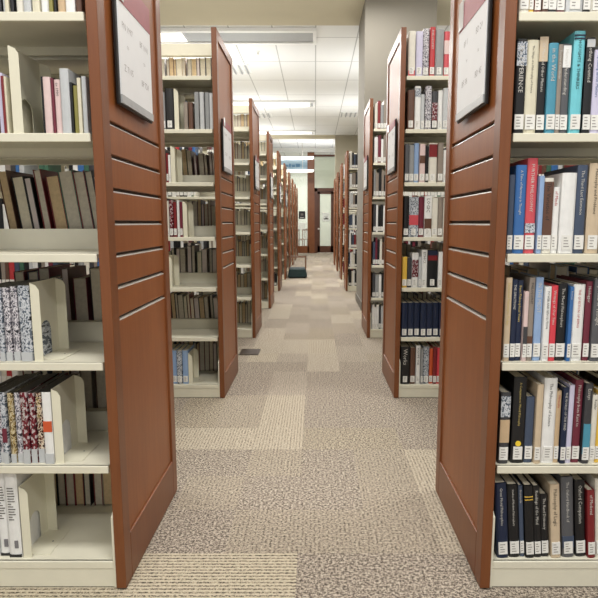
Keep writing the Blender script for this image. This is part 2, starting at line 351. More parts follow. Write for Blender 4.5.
# ---------------------------------------------------------------- bookcases
LV = [.088, .397, .715, 1.032, 1.365, 1.68, 1.988]
DP = .635; S0, DS = 1.553, 1.86; XL, XR = -.581, .508
GZ = [1.405-.095*k for k in range(7)]
BW = 1.84
def make_case(sg, label, group):
    """sg -1: the case runs to the left of its end panel, +1: to the right; origin at the aisle face, front, floor"""
    t = empty('bookcase', (0, 0, 0), label, 'bookcase', group)
    T = .031
    def X(a): return sg*a
    # end panel: stiles, rails and backing
    b = MB()
    b.box(X(0), X(T), 0, .058, .004, 2.26, WOOD); b.box(X(0), X(T), DP-.058, DP, .004, 2.26, WOOD)
    b.box(X(0), X(T), .058, DP-.058, .004, .155, WOOD); b.box(X(0), X(T), .058, DP-.058, 2.2, 2.26, WOOD)
    b.box(X(.02), X(T), .058, DP-.058, .155, 2.2, WOODD)
    ep = b.build('end_panel', t, .0025)
    zs = [.155]+[z for z in reversed(GZ)]+[2.2]
    b = MB()
    for k in range(len(zs)-1):
        lo = zs[k]+(.007 if k else 0); hi = zs[k+1]-(.007 if k < len(zs)-2 else 0)
        b.box(X(.007), X(.0205), .0585, DP-.0585, lo, hi, WOOD2)
    b.build('slatwall_board', ep, .0015, 1)
    for z in GZ:
        b = MB(); b.prism([(X(.0068), z-.0066), (X(.0199), z-.0066), (X(.0199), z-.001), (X(.0075), z-.0045)], .059, DP-.059, 'y2', ALU); b.box(X(.018), X(.0199), .059, DP-.059, z-.001, z+.0068, mat('groove_dark', '3a2a22', .6)); b.build('groove_strip', ep)
    x0, x1 = T+.004, T+.004+BW
    for side in (0, 1):
        def Yb(a): return a if side == 0 else DP-a
        for k, z in enumerate(LV):
            b = MB(); d = .295
            ya, yb_ = sorted((Yb(.012), Yb(d)))
            b.box(X(x0+.004), X(x1), ya, yb_, z-.004, z, METAL)
            ya, yb_ = sorted((Yb(.008), Yb(.02)))
            b.box(X(x0+.004), X(x1), ya, yb_, z-.0235, z, METAL)
            ya, yb_ = sorted((Yb(d-.004), Yb(d)))
            b.box(X(x0+.004), X(x1), ya, yb_, z-.03, z, METAL)
            b.build('shelf', t, .0015, 1)
        b = MB(); ya, yb_ = sorted((Yb(.01), Yb(.016))); b.box(X(x0+.004), X(x1), ya, yb_, .004, LV[0]-.024, METAL); b.build('kick_plate', t)
    b = MB(); b.box(X(x0+.03), X(x1), .2951, DP-.2951, LV[0]-.004, LV[0]-.0003, METAL); b.build('base_deck', t)
    for z in LV[1:]:
        b = MB(); b.box(X(x0+.004), X(x1), .3, .304, z-.002, z+.068, METAL); b.box(X(x0+.004), X(x1), .331, .335, z-.002, z+.068, METAL)
        b.box(X(x0+.004), X(x1), .304, .331, z+.06, z+.068, METAL); b.build('back_stop', t)
    b = MB(); b.box(X(x0+.03), X(x1), .3, .335, 2.185, 2.258, METAL); b.build('top_rail', t, .002)
    for xx in (x0, x0+BW/2, x1):
        b = MB(); b.box(X(xx), X(xx+.028), .296, .339, .004, 2.258, METAL)
        for q in range(40): b.box(X(xx+.009), X(xx+.019), .2953, .2962, .2+q*.05, .225+q*.05, BLACK)
        b.build('upright', t)
    b = MB()
    b.prism([(.005, .004), (DP-.005, .004), (DP-.005, .16), (DP-.12, .24), (.03, .25), (.005, .235)], X(x0-.003), X(x0+.0035), 'x', METAL); b.build('base_bracket', t)
    return t
ORD = ['', 'nearest', 'second', 'third', 'fourth', 'fifth', 'sixth', 'seventh', 'eighth', 'ninth', 'tenth']
protoL = make_case(-1, 'nearest left bookcase, wood end panel, mostly empty cream shelves', 'bookcases left of the aisle')
protoL.location = (XL, S0, 0)
protoR = make_case(1, 'nearest right bookcase, wood end panel, cream shelves full of books', 'bookcases right of the aisle')
protoR.location = (XR, S0, 0)
def RY(k): return S0+DS*(k-1)
for k in range(2, 11):
    if k < 11:
        c = copy_tree(protoL); c.location = (XL, RY(k), 0); c['label'] = '%s bookcase from the front along the left side of the aisle' % ORD[k]
    if k in (4, 9, 10): continue
    c = copy_tree(protoR); c.location = (XR, RY(k), 0)
    c['label'] = '%s bookcase on the right, in front of the grey column' % ORD[k] if k < 4 else '%s bookcase beyond the grey column on the right side' % ORD[k-4]

# signs on the end panels
MARO = mat('maroon_header', '9a5258', .5); BOARD = mat('sign_card', 'e8eaec', .6, var=.01); INK = mat('sign_ink', 'a3a1a1', .6); GREYS = mat('grey_strip', 'a8aaab', .4)
def sign(sg, y, z, label, texts, top=.19, wt=.105):
    """sg -1: on the left panel facing right. origin at the panel face, centre of the card"""
    t = empty('range_sign', ((XL if sg < 0 else XR), y, z), label, 'sign', 'range signs on the end panels')
    W, Hh = .33, .38; f = -sg
    def X(a): return f*a
    def P(name, x0, x1, y0, y1, z0, z1, m, bev=0):
        b = MB(); b.box(X(x0), X(x1), y0, y1, z0, z1, m); return b.build(name, t, bev)
    P('backing', .0005, .01, -W/2, W/2, -Hh/2, top, BLACK, .002)
    P('card', .01, .0125, -W/2+.012, W/2-.004, -Hh/2+.03, wt, BOARD)
    P('header_band', .01, .0135, -W/2+.012, W/2-.004, wt, top-.004, MARO)
    P('grey_strip', .01, .015, -W/2+.012, W/2-.004, -Hh/2+.006, -Hh/2+.03, GREYS)
    P('clear_holder', .0136, .016, (-W/2+.015) if sg < 0 else (W/2-.06), (-W/2+.06) if sg < 0 else (W/2-.006), wt+.005, top+.01, mat('clear_acrylic', 'c9c9c9', .2))
    for (s_, u, v, sc) in texts:
        b = MB(); sc *= .8
        vs, fs, w_ = text_geo(s_)
        # reading direction: left sign reads toward +Y, right sign toward -Y
        d = 1 if sg < 0 else -1
        b.add([(X(.0128), d*(u-w_*sc/2+q[0]*sc), v+q[1]*sc) for q in vs], fs, INK)
        b.build('lettering', t, fix=False)
    return t
SY = .21
tl = [('PN 1997', -.075, .035, .034), ('BF 1001', .085, .03, .034), ('to', -.075, -.015, .026), ('to', .085, -.02, .026), ('Z 7105', -.075, -.085, .036), ('BF 724', .085, -.09, .034)]
tr = [('BF 1', -.07, .04, .034), ('BD 20', .08, .04, .034), ('to', -.05, -.015, .024), ('to', .08, -.02, .024), ('BF 38', -.07, -.085, .036), ('BD 45', .085, -.09, .034)]
sign(-1, S0+.28, 1.655, 'white range sign with maroon band on the nearest left end panel', tl)
sign(1, S0+.28, 1.655, 'white range sign with maroon band on the nearest right end panel', tr)
for k in range(2, 7):
    sign(-1, RY(k)+.27, 1.63, 'white range sign on the %s left end panel' % ORD[k], tl, .13, .085)
    if k < 4: sign(1, RY(k)+.27, 1.63, 'white range sign on the %s right end panel' % ORD[k], tr, .13, .085)

# ---------------------------------------------------------------- bookends
def bookend(x, yf, z, label, h=.232, d=.155, fl=.026, bw=.075):
    """channel shaped steel bookend: front flange, side plate with arched hole, rear flange, base plate"""
    t = empty('bookend', (x, yf, z+.0005), label, 'bookend', 'steel bookends')
    b = MB(); th = .0016
    arch = [(.045+.034*math.cos(a)*-1+.03, .075+.034*math.sin(a)) for a in [math.pi*k/10 for k in range(11)]]
    # side plate as strips around the arch
    y0, y1 = arch[0][0], arch[-1][0]
    b.box(0, th, 0, y0, 0, h, METALS); b.box(0, th, y1, d, 0, h, METALS)
    for k in range(10):
        a, c = arch[k], arch[k+1]
        b.prism([(a[0], a[1]), (c[0], c[1]), (c[0], h), (a[0], h)], 0, th, 'x', METALS)
    b.build('side_plate', t)
    for yy, f2, nm in ((0, fl, 'front_flange'), (d, fl*1.25, 'rear_flange')):
        b = MB(); b.prism([(0, 0), (f2, 0), (f2, h-.022), (f2-.009, h-.008), (0, h)], yy-th/2, yy+th/2, 'y', METALS); b.build(nm, t)
    b = MB(); b.box(0, bw, .012, d, 0, .0014, METALS); b.cyl((bw*.67, d*.55, .0013), .003, .0004, PRINT, n=10); b.build('base_plate', t)
    return t

# ---------------------------------------------------------------- books
PAGE = mat('page_block', 'ddd5c0', .85, var=.06, vscale=90)
PAGE2 = mat('page_block_tan', 'cfb791', .85, var=.08, vscale=90)
PAGE3 = mat('page_block_grey', 'cbc4b4', .85, var=.08, vscale=90)
PAGEM = [PAGE, PAGE2, PAGE3]
NCOL = {'black': '151518', 'charcoal': '3b3b3f', 'navy': '18243f', 'blue': '3667a3', 'pale blue': '8ea9cf', 'teal': '4a90a8', 'bright teal': '6fc3cf', 'cream': 'd5cfb8',
        'white': 'e6e6e4', 'grey': '8f9192', 'light grey': 'bdc0c2', 'brown': '5f4133', 'tan': 'c3a987', 'red': 'b8353a', 'rose red': 'c94f58', 'maroon': '6b2536', 'dark red': '7a2126',
        'orange': 'c8552e', 'yellow': 'dcb44a', 'olive': '8a8446', 'lilac': 'c9c5dc', 'pink': 'd8c0bd', 'green': '3c6350', 'slate': '414d62', 'beige': 'c9b69b', 'ivory': 'dcd8cc', 'crimson': 'd2404c', 'dark grey': '55565a', 'taupe': '8d8278'}
def cmat(c): return mat('cover_'+c.replace(' ', '_'), NCOL[c], .38, var=.05, vscale=35)
def graphic(name, cols, sc):
    if name in MATS: return MATS[name]
    m = bpy.data.materials.new(name); m.use_nodes = True; nt = m.node_tree; b = nt.nodes['Principled BSDF']
    tc = nt.nodes.new('ShaderNodeTexCoord'); v = nt.nodes.new('ShaderNodeTexNoise'); v.inputs['Scale'].default_value = sc; v.inputs['Detail'].default_value = 3
    mp = nt.nodes.new('ShaderNodeMapping'); mp.inputs['Scale'].default_value = (1.2, .2, .8); mp.inputs['Location'].default_value = (len(name)*1.3, 2, 5)
    nt.links.new(tc.outputs['Object'], mp.inputs[0]); nt.links.new(mp.outputs[0], v.inputs['Vector'])
    r = nt.nodes.new('ShaderNodeValToRGB'); r.color_ramp.interpolation = 'CONSTANT'
    n = len(cols); e = r.color_ramp.elements
    e[0].position = 0; e[0].color = hexc(cols[0])+(1,); e[1].position = .38; e[1].color = hexc(cols[1])+(1,)
    for k in range(2, n): q = e.new(.38+.24*(k-1)/(n-1)); q.color = hexc(cols[k])+(1,)
    nt.links.new(v.outputs['Fac'], r.inputs[0]); nt.links.new(r.outputs[0], b.inputs['Base Color']); b.inputs['Roughness'].default_value = .25
    MATS[name] = m; return m
GR = {'graphic': graphic('print_mono', ['2a2a30', '98949c', 'd9d6da', '5f5c66'], 105), 'red graphic': graphic('print_red', ['1c1518', '5c1a25', '6f1f2b', 'b9aeb0'], 105),
      'gold graphic': graphic('print_gold', ['4b3a22', '9c8450', 'c9bd9c', '6d5a38'], 105), 'photo': graphic('print_photo', ['26292f', '9aa0a8', 'c8ccd2', '5b6470'], 105),
      'brown graphic': graphic('print_brown', ['2b1a16', '6e3f2c', 'd6c7b2', '3c2a2a'], 105)}
def bm_of(c): return GR[c] if c in GR else cmat(c)
NB = [0]
def book_geo(mb_c, mb_p, w_, h, d, cm, pm, flip=False, xf=None, closed=False):
    """cover shell with rounded spine at y=0 (toward the camera) and page block; flip puts the fore edge to the camera"""
    xf = xf or (lambda p: p)
    t = .0024; n = 4; bulge = min(.005, w_*.14)
    out = [(-w_/2, d), (-w_/2, bulge)]+[(-w_/2*math.cos(math.pi*k/n), bulge-bulge*math.sin(math.pi*k/n)) for k in range(1, n)]+[(w_/2, bulge), (w_/2, d)]
    inn = [(w_/2-t, d), (w_/2-t, bulge+t), (-w_/2+t, bulge+t), (-w_/2+t, d)]
    pts = out+inn
    if flip: pts = [(a, d-b) for a, b in pts]
    nn = len(pts); P = [xf((a, b, 0)) for a, b in pts]+[xf((a, b, h)) for a, b in pts]
    fcs = [(i, (i+1) % nn, nn+(i+1) % nn, nn+i) for i in range(nn)]
    # caps: left board, right board, spine
    no = len(out); L = [0, 1, nn-2, nn-1]; R = [no-2, no-1, no, no+1]; M = list(range(1, no-1))+[no+1, no+2]
    for q in (L, R, M): fcs.append(tuple(q)[::-1]); fcs.append(tuple(i+nn for i in q))
    mb_c.poly(P, fcs, cm)
    e = .003 if pm is not BLACK else -.0004
    y0, y1 = bulge+t, d-.004
    if flip: y0, y1 = .004, d-bulge-t
    b = [(x, y, z) for z in (.003, h-e) for y in (y0, y1) for x in ((-w_/2+t, w_/2-t) if e > 0 else (-w_/2+.0001, w_/2-.0001))]
    mb_p.poly([xf(q) for q in b], [(0, 2, 3, 1), (4, 5, 7, 6), (0, 1, 5, 4), (2, 6, 7, 3), (0, 4, 6, 2), (1, 3, 7, 5)], pm)
def text_on(parent, s, w_, h, col, x=0, z0=None, length=None, size=.6, name='title'):
    vs, fs, tw = text_geo(s)
    length = length or h*.6; sc = min(w_*size/.72, length/max(tw, .1)); z0 = z0 if z0 is not None else h*.94
    b = MB(); b.add([(x+(q[1]-.35)*sc, -.0007, z0-q[0]*sc) for q in vs], fs, col); return b.build(name, parent, fix=False)
INKS = {'w': mat('ink_white', 'c9c6bf', .5), 'k': mat('ink_black', '1c1c1e', .5), 'y': mat('ink_gold', 'c9b36c', .4), 'r': mat('ink_red', 'b03035', .5), 'b': mat('ink_blue', '4f6f9b', .5)}
def book(x, y, z, w_, h, d, col, label, group, title=None, ink='w', tag_=True, flip=False, lean=0, pm=None, bands=(), cat='book'):
    t = empty('book', (x, y, z+.0008+abs(math.sin(lean))*w_/2), label, cat, group); t.rotation_euler = (0, lean, 0)
    c, p = MB(), MB(); book_geo(c, p, w_, h, d, bm_of(col), pm or random.choice(PAGEM[:1]), flip)
    c.build('cover', t, fix=False); p.build('page_block', t, fix=False)
    if not flip:
        for (za, zb, bc) in bands:
            b = MB(); b.box(-w_/2*.96, w_/2*.96, -.0005, .004, h*za, h*zb, bm_of(bc)); b.build('spine_band', t)
        if tag_:
            lw = min(w_*.88, .027); b = MB(); b.box(-lw/2, lw/2, -.0012, .003, .012, .052, PAPER)
            o = b.build('call_label', t)
            b = MB()
            for k in range(4): b.box(-lw*.33, -lw*.33+lw*(.3+.3*random.random()), -.0015, -.0011, .043-k*.008, .0455-k*.008, LPRINT)
            b.build('label_print', o)
        if title: text_on(t, title, w_, h, INKS[ink], size=.46, length=h*.5)
    return t
SHN = ['bottom shelf', 'second shelf up', 'third shelf up', 'fourth shelf up', 'fifth shelf up', 'sixth shelf up', 'top shelf']
ORDB = ['first', 'second', 'third', 'fourth', 'fifth', 'sixth', 'seventh', 'eighth', 'ninth', 'tenth', 'eleventh', 'twelfth', 'thirteenth', 'fourteenth', 'fifteenth', 'sixteenth']
CASEN = {('R', 1): 'nearest right bookcase', ('L', 1): 'nearest left bookcase', ('R', 2): 'second right bookcase', ('L', 2): 'second left bookcase', ('R', 3): 'third right bookcase', ('L', 3): 'third left bookcase'}
def blabel(col, i, lv, case, extra=''):
    return '%s book%s, %s from the panel, %s, %s' % (col, extra, ORDB[min(i, 15)], SHN[lv], CASEN[case])
def run(case, lv, specs, yoff=.025, lean=0, dep=.19, pm=None):
    """specs: (px left, px right, py top, colour, title, ink, bands, tagged) measured at the spine"""
    k = case[1]; Y = RY(k)+yoff; z = LV[lv]; n = len(specs)
    for i, sp in enumerate(specs):
        a, c, py, col = sp[:4]; title = sp[4] if len(sp) > 4 else None; ink = sp[5] if len(sp) > 5 else 'w'; bands = sp[6] if len(sp) > 6 else (); tg = sp[7] if len(sp) > 7 else True
        x0, x1 = xw(a, z, Y), xw(c, z, Y); h = min(zw(py, Y)-z, .292 if lv < 6 else .28)
        idx = i if case[0] == 'R' else n-1-i
        book((x0+x1)/2, Y+(i*7 % 3)*.004, z, max(.006, x1-x0-.0012), h, dep+(i*5 % 4)*.012, col, blabel(col+(' leaning' if abs(lean) > .03 else ''), idx, lv, case),
             'books on the %s of the %s' % (SHN[lv], CASEN[case]), title, ink, tg, lean=lean, bands=bands, pm=pm)
# --- nearest right bookcase
R1 = ('R', 1)
run(R1, 5, [(519, 529, -40, 'ivory'), (529, 534, -48, 'yellow'), (535, 542, -36, 'dark red'), (542, 548, -42, 'brown'), (548, 557, -50, 'charcoal', None, 'w', ((.1, .4, 'white'),)), (557, 566, -40, 'maroon'), (566, 583, -46, 'light grey'), (583, 591, -44, 'black'), (591, 606, -38, 'ivory')])
run(R1, 4, [(513, 523.5, 39, 'black', 'The EXPERIENCE', 'w', ((.72, .97, 'photo'),)), (523.5, 536, 39.5, 'cream', 'The Ways of a Philosophy of Science', 'k'), (536, 545, 36, 'black', 'Of Mind and Other Matters', 'w', ((.75, 1.0, 'beige'),)),
            (545, 554.5, 43, 'teal', 'in the World', 'w'), (554.5, 559.5, 44, 'taupe', 'Theories of Knowledge', 'w'), (559.5, 568, 43, 'dark grey', 'Human Understanding', 'w', ((.74, .98, 'white'),)),
            (569, 580, 31, 'bright teal', 'THOUGHTS & THINKERS', 'k', ((.92, .935, 'navy'), (.95, .965, 'navy'))), (582, 590.5, 37, 'black', 'Nothing Counted', 'w', ((.9, .98, 'light grey'),)), (590.5, 600, 49, 'lilac', 'Speaking about Matters', 'b'), (600, 610, 40, 'white'), (610, 622, 44, 'navy')], dep=.2)
run(R1, 3, [(506, 512, 175, 'slate'), (513, 524, 165, 'blue', 'A Time of Harmony in Thought', 'w'), (524.5, 535, 158, 'rose red', 'FURTHER PHILOSOPHY', 'w', ((.22, .32, 'photo'),)), (536, 541, 176, 'pale blue'), (541, 551, 178, 'ivory', 'The Varieties of', 'k', ((.2, .95, 'brown'),)),
            (551, 558, 187, 'white', 'of Minds', 'r'), (558.5, 573, 173, 'white'), (573.5, 584, 165, 'slate', 'The Third Last Existence', 'w'), (586, 600, 163, 'beige', 'Philosophy and Problems', 'k'), (600, 612, 168, 'navy'), (612, 622, 170, 'white')], dep=.2)
run(R1, 2, [(502.5, 509, 278, 'beige', 'Existential Philosophy Today', 'y'), (509.5, 515, 280, 'navy', 'THE SANCTIONS', 'w'), (515, 521, 281, 'navy', 'Basic Philosophical Views', 'y'), (521.5, 526, 292, 'pink', 'The Notion', 'w', ((.1, .5, 'charcoal'),)), (526, 532, 278, 'taupe', 'PHILOSOPHY', 'k', ((.1, .3, 'brown'),)), (533, 541, 278, 'pale blue', 'IN THE MIDST', 'w'),
            (541.5, 548, 287, 'white', 'POWER AND REVOLUTION', 'k'), (548.5, 555, 286, 'crimson', 'Writings of Our Time', 'w'), (555.5, 565.5, 284, 'black', 'The Moral Philosophers', 'w'), (566, 570, 287, 'blue', 'Between', 'w'), (570, 582, 285, 'white', 'THE QUESTION OF BEING', 'r'), (583, 589.5, 282, 'maroon', 'Heidegger', 'w'), (590, 599, 279, 'dark grey', 'Systems of Thought', 'w'), (599, 610, 284, 'navy'), (610, 620, 280, 'ivory')], dep=.17)
run(R1, 1, [(498, 508, 393, 'charcoal', None, 'w', ((.3, .62, 'tan'), (.66, .95, 'photo'))), (511, 524, 378, 'black', 'A Companion to World Philosophy', 'y'), (524.5, 533, 398, 'slate'), (533.5, 540, 385, 'beige', None, 'y'), (541, 554, 379, 'white', 'The Philosophy of Science', 'k'),
            (554, 559, 392, 'tan', 'Philosophy', 'r'), (559.5, 565, 388, 'navy', 'THE WORLD OF THE MIND', 'w'), (565.5, 571, 386, 'lilac'), (572, 580, 381, 'maroon', 'Philosophy from Kant to', 'w'), (581, 588.5, 384, 'charcoal', 'Essays', 'w', ((.12, .5, 'teal'),)), (589, 595, 396, 'ivory', 'Reader', 'k'), (595, 602, 392, 'yellow'), (602, 612, 384, 'black')], dep=.18)
run(R1, 0, [(497.5, 509, 484, 'navy', 'Great Moral Philosophies', 'w'), (510, 520.5, 486, 'black', 'Studies of Modern Philosophers', 'w'), (521, 525.5, 487, 'slate', 'Encyclopedia', 'w'), (526, 534.5, 486, 'black', None, 'y', ((.8, .81, 'yellow'), (.84, .85, 'yellow'))), (535, 542, 487, 'black', 'Readings of the Mind', 'w'), (542.5, 550, 496, 'black', 'The Rand Dictionary', 'w'),
            (551.5, 561, 485, 'beige', 'Philosophy of Logic', 'k'), (563, 575, 478, 'dark grey', 'The Oxford Handbook of', 'w', ((.12, .26, 'slate'),)), (577, 587, 482, 'black', 'Oxford Companion', 'w'), (588, 595.5, 491, 'dark red', 'of Medieval', 'w'), (596.5, 606, 480, 'ivory'), (607, 617, 482, 'green')], lean=-.075, dep=.22)
bk = [o for o in bpy.data.objects if o.name.startswith('book') and o.get('label', '').startswith('black book, second from the panel, second shelf up, nearest right')]
if bk:
    b = MB(); b.cyl((.0, -.0012, .062), .0085, .001, mat('yellow_dot', 'f0cf3a', .5), 'y', 20); b.build('yellow_sticker', bk[0])
# --- nearest left bookcase
L1 = ('L', 1)
run(L1, 5, [(-16, -6, -40, 'brown', None, 'k', (), False), (-5, 1, -45, 'black', None, 'k', (), False), (2, 5, -50, 'light grey', None, 'k', (), False), (5, 9, -45, 'cream', None, 'k', (), False), (9.5, 13.5, -50, 'black', None, 'k', (), False), (15, 23, -48, 'ivory', None, 'k', (), False), (23.5, 31, -50, 'light grey', None, 'k', (), False), (31.5, 39, -40, 'cream', None, 'k', (), False), (40, 48, -46, 'white', None, 'k', (), False), (49, 53, -50, 'olive', None, 'k', (), False), (53.5, 56, -50, 'black', None, 'k', (), False), (56.5, 65, -47, 'tan', None, 'k', (), False), (65.5, 75, -44, 'white', None, 'k', (), False), (75.5, 81.5, -46, 'brown', None, 'k', (), False)], )
run(L1, 4, [(-18, -8, 70, 'grey'), (-8, -1, 75, 'brown'), (-1, 4.5, 72, 'lilac', None, 'k', (), False), (4.8, 6.5, 76, 'dark red', None, 'w', (), False), (6.8, 8.3, 76, 'cream', None, 'w', (), False), (42.5, 45, 76, 'black', None, 'w', (), False), (45.5, 53, 77, 'pink', None, 'k', (), False), (53.3, 55, 78, 'maroon', None, 'w', (), False), (55.3, 62, 79, 'pink', 'to 1900', 'k', (), False), (62.3, 71.5, 68.5, 'light grey', None, 'w', (), False), (72, 73.5, 82, 'black', None, 'w', (), False), (74, 79, 85, 'olive', None, 'w', (), False), (79.3, 83, 78, 'cream', None, 'w', (), False), (83.3, 88, 76, 'light grey', None, 'w', (), False)])
run(L1, 2, [(-22, -15, 289, 'graphic'), (-14.5, -7, 289, 'red graphic'), (-6.5, 0, 288, 'graphic', None, 'w', (), False), (.5, 5.5, 288, 'photo', None, 'w', ((0, .12, 'light grey'),), False), (6, 12.5, 288, 'graphic', None, 'w', ((0, .12, 'light grey'),), False), (13, 20, 287, 'graphic', 'No.', 'k', ((0, .12, 'light grey'),), False), (21.5, 33, 286, 'photo', None, 'w', ((0, .12, 'light grey'),), False)], dep=.2, pm=BLACK)
run(L1, 1, [(-14, -7, 394, 'graphic', None, 'w', (), False), (-6.5, 0, 394, 'photo', None, 'w', (), False), (0, 4, 394, 'graphic', None, 'w', ((0, .15, 'light grey'),), False), (4.5, 9.5, 393, 'photo', None, 'w', ((0, .15, 'light grey'), (.3, .5, 'maroon')), False), (11, 16.5, 394, 'gold graphic', None, 'w', ((0, .13, 'light grey'),), False), (17, 23, 394, 'graphic', None, 'w', ((0, .13, 'light grey'),), False),
            (24, 31, 393, 'red graphic', 'GOOD MAN', 'w', ((0, .2, 'light grey'),), False), (31.5, 37.5, 394, 'red graphic', 'The Rules', 'w', ((0, .2, 'light grey'),), False), (38, 44.5, 394, 'brown graphic', 'LAST GOOD', 'y', ((0, .2, 'light grey'),), False), (45.5, 54.5, 393, 'white', None, 'w', ((0, .14, 'light grey'), (.45, .6, 'orange')), False)], dep=.2, pm=BLACK)
run(L1, 0, [(-14, -8, 474, 'grey'), (-8, -1, 474, 'white', None, 'k', (), False), (-.5, 8.5, 472, 'white', None, 'k', ((0, .03, 'black'),), False), (9.5, 22, 472, 'white', None, 'k', ((0, .03, 'black'),), False)], yoff=.03, dep=.2)
# printed lines on the white spines of the bottom shelf
for o in [o for o in bpy.data.objects if o.get('label', '').startswith('white book') and 'bottom shelf, nearest left' in o.get('label', '')]:
    b = MB(); rr2 = random.Random(5)
    for q in range(13): b.box(-.011, -.011+.01+rr2.random()*.012, -.0008, .002, .225-q*.0085, .2275-q*.0085, PRINT)
    b.box(.0, .011, -.0008, .002, .03, .055, mat('barcode', '77767a', .5)); b.build('spine_text', o)
def be(case, lv, px, label, yoff=.03, **kw):
    Y = RY(case[1])+yoff; return bookend(xw(px, LV[lv], Y), Y, LV[lv], label, **kw)
be(L1, 4, 14, 'tall cream bookend on the fifth shelf of the nearest left bookcase', h=.236, d=.17, fl=.028)
be(L1, 2, 35, 'cream bookend right of glossy spines on the third nearest left shelf')
be(L1, 1, 56, 'cream bookend right of the colourful spines, second shelf, nearest left bookcase')
be(L1, 0, 24, 'cream bookend beside white books on the nearest left bottom shelf')
# --- second right bookcase
R2 = ('R', 2)
def sc(a, s, l): return [(a+s*q[0], a+s*q[1])+tuple(q[2:]) for q in l]
run(R2, 6, sc(400, .2, [(40, 75, 31, 'ivory', None, 'k', ((0, .13, 'rose red'),)), (78, 112, 31, 'lilac'), (113, 145, 28, 'graphic'), (147, 172, 27, 'red', 'PHILOSOPHY', 'w'), (174, 216, 29, 'grey'), (218, 246, 31, 'rose red', None, 'w', ((.5, .8, 'pink'),)), (246, 280, 30, 'white')]), dep=.2)
run(R2, 5, sc(400, .2, [(36, 70, 90, 'brown'), (72, 102, 86, 'white', None, 'k', ((.75, .95, 'photo'),)), (103, 122, 94, 'light grey'), (124, 155, 86, 'graphic'), (157, 186, 91, 'charcoal', None, 'w', ((.2, .7, 'red graphic'),)), (188, 212, 90, 'white'), (212, 242, 88, 'light grey'), (243, 275, 90, 'navy')]), dep=.2)
run(R2, 4, sc(395, .217, [(44, 63, 144, 'dark grey'), (64, 86, 145, 'grey'), (87, 109, 143, 'pale blue'), (111, 137, 144, 'pink', None, 'k', ((.5, .7, 'brown'),)), (139, 153, 146, 'black'), (154, 193, 143, 'ivory', None, 'k', ((.65, .97, 'dark red'),)), (195, 220, 143, 'taupe'), (221, 240, 150, 'white'), (241, 270, 146, 'navy')]), dep=.19)
run(R2, 3, sc(395, .217, [(38, 61, 196, 'black'), (63, 107, 197, 'photo', None, 'k', ((.3, .55, 'rose red'),)), (108, 132, 197, 'maroon'), (133, 167, 196, 'white', 'LOGIC', 'k', ((.2, .45, 'brown'),)), (168, 195, 198, 'ivory'), (196, 219, 197, 'taupe'), (220, 245, 198, 'ivory'), (246, 270, 196, 'navy')]), dep=.19)
run(R2, 2, sc(395, .267, [(26, 44, 257, 'yellow'), (45, 61, 258, 'charcoal'), (62, 87, 253, 'white', None, 'r', ((.3, .8, 'red graphic'),)), (87, 97, 257, 'light grey'), (98, 119, 250, 'white', 'ETHICS', 'k'), (121, 158, 250, 'black', None, 'w', ((.72, .85, 'dark red'), (.85, .97, 'navy'))), (160, 180, 252, 'white'), (181, 205, 255, 'red')]), dep=.19)
run(R2, 1, sc(395, .267, [(23+q*23.5, 45.5+q*23.5, 303, 'navy') for q in range(8)]), dep=.2)
run(R2, 0, sc(395, .267, [(20, 54, 347, 'black', 'Works', 'w'), (56, 75, 348, 'brown'), (77, 94, 346, 'white', 'VOLUME ONE', 'k'), (95, 104, 349, 'grey'), (105, 126, 347, 'photo'), (127, 141, 349, 'orange'), (141, 154, 347, 'dark red'), (155, 170, 348, 'crimson'), (171, 200, 349, 'navy')]), dep=.2)
# --- second left bookcase
L2 = ('L', 2)
run(L2, 5, [(140, 152, 90, 'green'), (152, 162, 88, 'black'), (162.5, 165.5, 92, 'grey'), (166, 174, 88.5, 'black'), (184, 188, 102, 'taupe', None, 'w', (), False), (188.5, 193, 102, 'brown', None, 'w', (), False), (195, 199.5, 92, 'grey', None, 'w', (), False), (200, 204.5, 92, 'light grey', None, 'w', (), False), (205.3, 209.5, 92, 'grey', None, 'w', (), False), (210, 213.5, 93, 'light grey', None, 'w', (), False)], dep=.2)
run(L2, 3, [(150, 158, 198, 'white'), (158, 166, 198, 'black'), (166.5, 169.5, 201, 'ivory'), (170, 173.5, 200, 'red graphic'), (173.8, 177, 202, 'dark red'), (177.3, 180, 200, 'white'), (180.2, 183, 202, 'maroon')], dep=.18)
run(L2, 4, [(150, 158, 152, 'grey'), (158.5, 166, 151, 'charcoal'), (166.3, 168.5, 153, 'dark red'), (168.8, 171, 155, 'white')], dep=.18)
run(L2, 0, [(160, 165, 351, 'white'), (165.5, 171.5, 351, 'grey'), (172, 177, 351, 'pale blue'), (177.3, 182.5, 351, 'photo'), (182.8, 188.6, 351, 'pale blue')], dep=.19)
be(L2, 5, 175, 'cream bookend right of the thick black book, second left bookcase', h=.24, d=.15, bw=.045)
be(L2, 4, 171.5, 'cream bookend on the fifth shelf of the second left bookcase', h=.22)
be(L2, 3, 183.5, 'cream bookend right of red and white spines, second left bookcase', h=.22)
be(L2, 2, 168.5, 'cream bookend alone on the third shelf of second left bookcase', h=.2)
be(L2, 0, 189, 'cream bookend beside pale blue spines, second left bookcase bottom shelf', h=.2)
